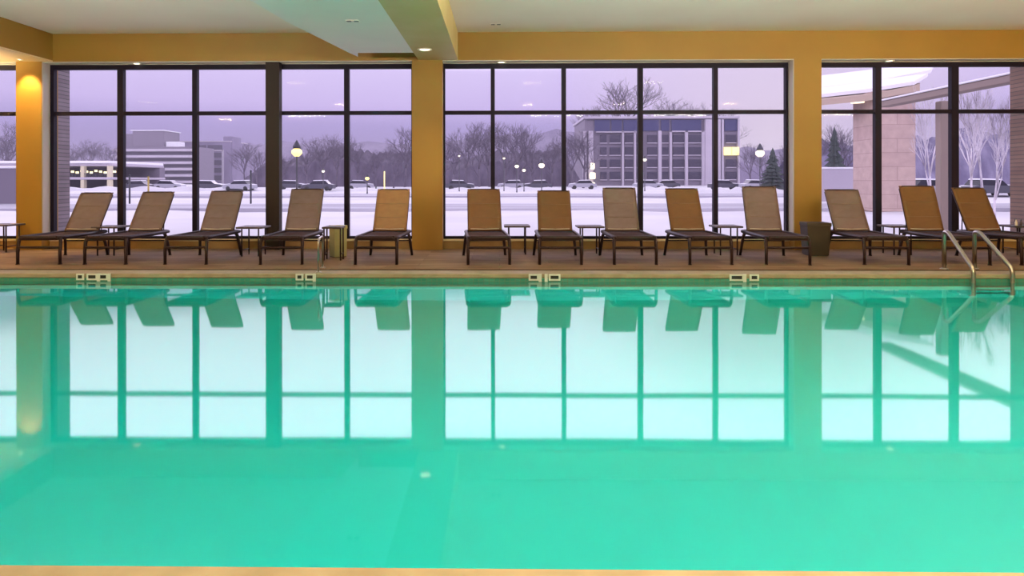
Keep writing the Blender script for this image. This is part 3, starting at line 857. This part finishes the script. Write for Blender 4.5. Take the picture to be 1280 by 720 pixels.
# -------- street lamps
def lamp(px, y0, Y, kind, lb, r=.3):
    root = empty('street_lamp', (X(px,Y), Y, GZ)); h = Z(y0,Y,px)-GZ
    m = MB(); m.tube([(0,0,0),(0,0,.3),(0,0,h-.1)], [.09,.06,.045], 8); m.build('pole', M['pole'], root)
    m = MB(); m.lathe([(r*.45,-r*.8),(r,-r*.2),(r*.95,r*.3),(r*.5,r*.7)], (0,0,h), 14); m.build('lamp_globe', M[kind], root)
    m = MB(); m.lathe([(r*.75,r*.7),(r*.7,r*1.2),(r*.3,r*1.9),(.02,r*2.3)], (0,0,h), 14); m.build('cap', M['pole'], root)
    tag(root, lb, 'street lamp', 'street lamps outside')
lamp(371, 190, 38, 'lamp', 'yellow globe street lamp just right of the dark steel column', .30)
lamp(459, 223, 70, 'lamp', 'low yellow street lamp above the brightened tan lounger', .22)
lamp(404, 214, 80, 'lampw', 'small pale street lamp between the steel column and the next window bar', .18)
lamp(574, 195, 90, 'lampw', 'small pale street lamp right of the middle column', .14)
lamp(630, 198, 90, 'lampw', 'small pale street lamp right of the first window bar past the middle column', .16)
lamp(646, 208, 80, 'lampw', 'left one of two warm lamps beside each other in the second middle pane', .24)
lamp(655, 213, 85, 'lampw', 'small warm lamp between the brighter two in the second middle pane', .22)
lamp(677, 207, 80, 'lampw', 'warm globe lamp alone to the right in the second middle pane', .36)
lamp(950, 192, 85, 'lampw', 'wide warm glowing lamp right of the boxy office building', .55)
lamp(806, 200, 90, 'lampw', 'small pale street lamp before the office building, right of the fourth bar', .25)
# thin poles / markers
for px, y0, Y, mt, lb in ((162,219,40,'pole','thin dark post in the snow left of the second lounger back'),
                      (185.5,220,42,'poley','thin yellow post in the snow above the second lounger back'),
                      (313.5,214,40,'pole','thin dark post in the snow left of the dark steel column'),
                      (480.5,214,70,'lamp','upright glowing yellow light strip left of the middle column')):
    root = empty('post', (X(px,Y), Y, GZ)); h = Z(y0,Y,px)-GZ
    m = MB(); m.tube([(0,0,0),(0,0,h)], .055, 8); m.build('shaft', M[mt], root)
    m = MB(); m.lathe([(.075,h),(.05,h+.06),(.01,h+.08)], (0,0,0), 8); m.build('cap', M['pole'], root)
    tag(root, lb, 'post')

# -------- parked cars under snow
def mk_car(paint):
    root = empty('parked_car')
    def prof(pts, w_, name, mt, par=root, y=0):
        m = MB(); n = len(pts)
        vs = [(x,-w_/2,z) for x,z in pts] + [(x,w_/2,z) for x,z in pts]
        m.add(vs, [tuple(range(n)), tuple(range(2*n-1,n-1,-1))] + [(k,n+k,n+(k+1)%n,(k+1)%n) for k in range(n)])
        return m.build(name, M[mt], par)
    prof([(-2.15,.3),(2.15,.3),(2.2,.55),(2.1,.8),(1.2,.92),(-1.7,.95),(-2.15,.85),(-2.2,.5)], 1.75, 'body', paint)
    prof([(-1.6,.95),(1.05,.92),(.5,1.36),(-1.15,1.4)], 1.5, 'windows', 'carglass')
    prof([(-1.2,1.4),(.52,1.36),(.48,1.46),(-1.1,1.5)], 1.52, 'roof_snow', 'snowcap')
    prof([(1.15,.93),(2.1,.81),(2.05,.88),(1.2,1.0)], 1.6, 'hood_snow', 'snowcap')
    for sx in (-1.35, 1.35):
        for sy in (-.88, .7):
            m = MB(); m.tube([(sx,sy,.32),(sx,sy+.18,.32)], .32, 14); m.build('wheel', M['tyre'], root)
    return root
cp = [mk_car('carpaint'), mk_car('carlight')]
used = [False, False]
CARS = [(170,75,0),(212,80,1),(262,78,0),(300,72,1),(365,82,0),(398,70,0),(450,85,1),(575,80,0),(640,84,1),(672,82,0),(728,86,1),(810,80,1),(832,84,0),(905,78,0),(945,74,1),(972,80,0),(1160,52,1),(1236,56,0)]
for i, (px, Y, k) in enumerate(CARS):
    if px < 1000: Y += 22
    if not used[k]: o = cp[k]; used[k] = True
    else: o = copy_tree(cp[k])
    o.location = (X(px,Y), Y, GZ+.05); o.rotation_euler.z = random.choice((0, PI, .15, PI-.2))
    colr = ('dark','silver')[k]
    if px < 330: w_ = 'left of the dark steel column, '+['farthest left','second from left','third from left','nearest the steel column'][i]
    elif px < 530: w_ = ['just right of the dark steel column','in the middle of the pane past the steel column','above the brightened tan lounger'][i-4]
    elif px < 1000: w_ = ['just right of the middle column','in the second pane right of the middle column, left one','in the second pane right of the middle column, right one','below the warm entrance lamps','before the office building, left one','before the office building, right one','below the lit yellow windows','below the small evergreen, left one','below the small evergreen, right one'][i-7]
    else: w_ = ['beside the pink block wall','near the brown brick pier'][i-16]
    tag(o, 'snow-topped %s car parked %s' % (colr, w_), 'car', 'snow-covered parked cars')

# -------- right: canopy, block wall, post, piers
Yb = 30
x0, x1 = X(1066,Yb+2), X(1145,Yb)
m = MB(); m.box(x0, x1, Yb, Yb+2.0, GZ, Z(117,Yb+1,1100), b=.03)
o = m.build('block_wall', M['brick_l']); tag(o, 'broad pink block wall pier under the snowy canopy', 'wall pier')
xc = 11.6
root = empty('entrance_canopy', (xc, 20, 0))
def cz(px, py): return None
# fascia beam receding along the view, x = 11.6 .. 12.1
zf1 = Z(93, 15.5, 1262)
m = MB(); m.box(0, .32, -6.2, .7, zf1-.2, zf1-.02, b=.02); m.build('fascia', M['fascia'], root)
m = MB(); m.box(-.04, .36, -6.2, .7, zf1-.019, zf1+.03, b=.015); m.build('beam_snow', M['snowcap'], root)
def slab(cs, th, name, mt):
    m = MB(); o_ = Vector((xc,20,0)); t_ = [at(*c)-o_ for c in cs]; vs = t_ + [v-Vector((0,0,th)) for v in t_]
    n = len(cs); m.add(vs, [tuple(range(n)), tuple(range(2*n-1,n-1,-1))] + [(k,n+k,n+(k+1)%n,(k+1)%n) for k in range(n)]); return m.build(name, M[mt], root)
slab([(1000,121,32.5),(1082,112,31),(1143,102,29.7),(1160,92,33),(1000,113.5,36)], .16, 'roof_snow', 'snowcap')
slab([(1000,113,36.5),(1100,100,34),(1163,88,33.5),(1167,82,36),(1100,86,42),(1000,98,46)], .16, 'roof_snow', 'snowcap')
slab([(1000,127,31.5),(1082,119,30.2),(1150,106,29.2),(1150,104,34),(1000,122,36)], .28, 'soffit', 'soffit_out')
m = MB(); p_ = at(1072,127.5,30.6)-Vector((xc,20,0)); m.lathe([(.28,0),(.28,-.06),(.01,-.08)], tuple(p_), 14); m.build('lamp', M['lampw'], root)
tag(root, 'snow-covered entrance canopy with brown fascia outside the right window', 'canopy')
m = MB(); w0, w1 = X(1176,19), X(1188,19); m.box(w0, w1, 19, 19.25, GZ, zf1-.201, b=.02)
o = m.build('canopy_post', M['fascia']); tag(o, 'grey-brown square post holding the canopy beam', 'post')
m = MB(); m.box(X(1262,13.0), X(1262,13.0)+1.2, 12.62, 13.0, GZ, 4.2, b=.01)
o = struct(m.build('wall_pier_right', M['brick_d']))
m = MB()
m.box(X(30,12.72), X(79,12.9), 12.72, 13.1, GZ, 4.2)
o = struct(m.build('wall_pier_left', M['brick_g']))
# snow-capped low wall beside the pink wall
m = MB(); a0, a1 = X(1006,45), X(1068,45); r_ = empty('garden_wall', ((a0+a1)/2, 45, GZ)); hw = (a1-a0)/2
hz = Z(212,45,1040)-GZ
m.box(-hw, hw, 0, .6, 0, hz, b=.03); m.build('wall_face', M['concrete'], r_)
m = MB(); m.box(-hw-.05, hw+.05, -.06, .66, hz, hz+.14, b=.05); m.build('snow_cap', M['snowcap'], r_)
tag(r_, 'pale wall with a snow cap behind the taupe lounger, right of right column', 'wall')
a0, a1 = X(-60,37.2), X(22,37.2); r_ = empty('garden_wall', ((a0+a1)/2, 39, GZ)); hw = (a1-a0)/2
hz = Z(210,39,5)-GZ
m = MB(); m.box(-hw, hw, 0, .6, 0, hz, b=.03); m.build('wall_face', M['concrete_d'], r_)
m = MB(); m.box(-hw-.05, hw+.05, -.06, .66, hz, hz+.14, b=.05); m.build('snow_cap', M['snowcap'], r_)
tag(r_, 'dark wall with a snow cap outside, cut by the left picture edge', 'wall')
# low snowy banks across the lot
for k, (a, b, Y, h) in enumerate(((20,330,95,.7),(335,520,95,.5),(550,720,100,.55),(860,1000,70,.75),(760,880,100,.6))):
    m = MB(); p0, p1 = X(a,Y), X(b,Y); n = 30; vs = []; fs = []
    for i in range(n+1):
        x = p0+(p1-p0)*i/n; hh = h*(.8+.25*math.sin(i*1.3+k))*math.sin(PI*i/n)**.3 
        vs += [(x,-1.2+Y,GZ-.1),(x,-.5+Y,GZ+hh*.8),(x,.2+Y,GZ+hh),(x,1.6+Y,GZ-.1)]
    for i in range(n):
        for j in range(3):
            q = i*4+j; fs.append((q,q+4,q+5,q+1))
    m.add(vs,fs,True); struct(m.build('snow_bank', M['snow']))

# evening haze hanging over the lot
m = MB(); m.box(-700, 700, 26, 640, -3, 25)
hz_ = m.build('haze', bpy.data.materials.new('haze')); hm = hz_.data.materials[0]; hm.use_nodes = True
hn = hm.node_tree.nodes; hn.remove(hn['Principled BSDF']); vsn = hn.new('ShaderNodeVolumeScatter')
vsn.inputs['Color'].default_value = (.92,.86,1,1); vsn.inputs['Density'].default_value = .0006; vsn.inputs['Anisotropy'].default_value = .2
hm.node_tree.links.new(vsn.outputs[0], hn['Material Output'].inputs['Volume'])
tag(hz_, 'thin lavender haze hanging over the snowy lot and far buildings', 'haze', kind='stuff')
# ================================================================= world
wd = bpy.data.worlds.new('World'); sc.world = wd; wd.use_nodes = True
N = wd.node_tree.nodes; L = wd.node_tree.links; bg = N['Background']
tc = N.new('ShaderNodeTexCoord'); sp = N.new('ShaderNodeSeparateXYZ'); L.new(tc.outputs['Generated'], sp.inputs[0])
rp = N.new('ShaderNodeValToRGB'); L.new(sp.outputs[2], rp.inputs[0]); cr = rp.color_ramp
st = [(0.0,(.30,.235,.46)),(.05,(.34,.27,.53)),(.08,(.42,.34,.66)),(.11,(.62,.50,.86)),(.16,(.72,.60,.95)),(.185,(2.0,1.8,2.3)),(.34,(4.9,4.2,5.8)),(.55,(1.2,1.1,1.35)),(1,(.75,.7,.9))]
cr.elements[0].position = 0; cr.elements[0].color = (*st[0][1],1); cr.elements[1].position = 1; cr.elements[1].color = (*st[-1][1],1)
for p, c in st[1:-1]:
    e = cr.elements.new(p); e.color = (*c,1)
# soft pink city glow low in the sky to the right
vm = N.new('ShaderNodeVectorMath'); vm.operation = 'DISTANCE'; L.new(tc.outputs['Generated'], vm.inputs[0])
vm.inputs[1].default_value = Vector((.37,.92,.06)).normalized()
mr = N.new('ShaderNodeMapRange'); mr.inputs[1].default_value = .30; mr.inputs[2].default_value = .0; L.new(vm.outputs['Value'], mr.inputs[0])
mx = N.new('ShaderNodeMix'); mx.data_type = 'RGBA'; mx.inputs[7].default_value = (.78,.66,.80,1)
mu = N.new('ShaderNodeMath'); mu.operation = 'MULTIPLY'; mu.inputs[1].default_value = .9; L.new(mr.outputs[0], mu.inputs[0])
L.new(mu.outputs[0], mx.inputs[0]); L.new(rp.outputs[0], mx.inputs[6])
L.new(mx.outputs[2], bg.inputs[0]); bg.inputs[1].default_value = 1.0

# ================================================================= camera
cam = bpy.data.cameras.new('camera'); co = bpy.data.objects.new('camera', cam); C.objects.link(co); sc.camera = co
co.location = (0,0,EYE); co.rotation_euler = (PI/2, R(.06), YAW)
cam.sensor_fit = 'HORIZONTAL'; cam.sensor_width = 36; cam.lens = 36*F/1280
cam.shift_x = (640-PX)/1280; cam.shift_y = (226-360)/1280
cam.clip_end = 2000; cam.clip_start = .05

vs_ = sc.view_settings; vs_.view_transform = 'Standard'; vs_.look = 'None'; vs_.exposure = 0; vs_.gamma = 1; vs_.use_curve_mapping = False
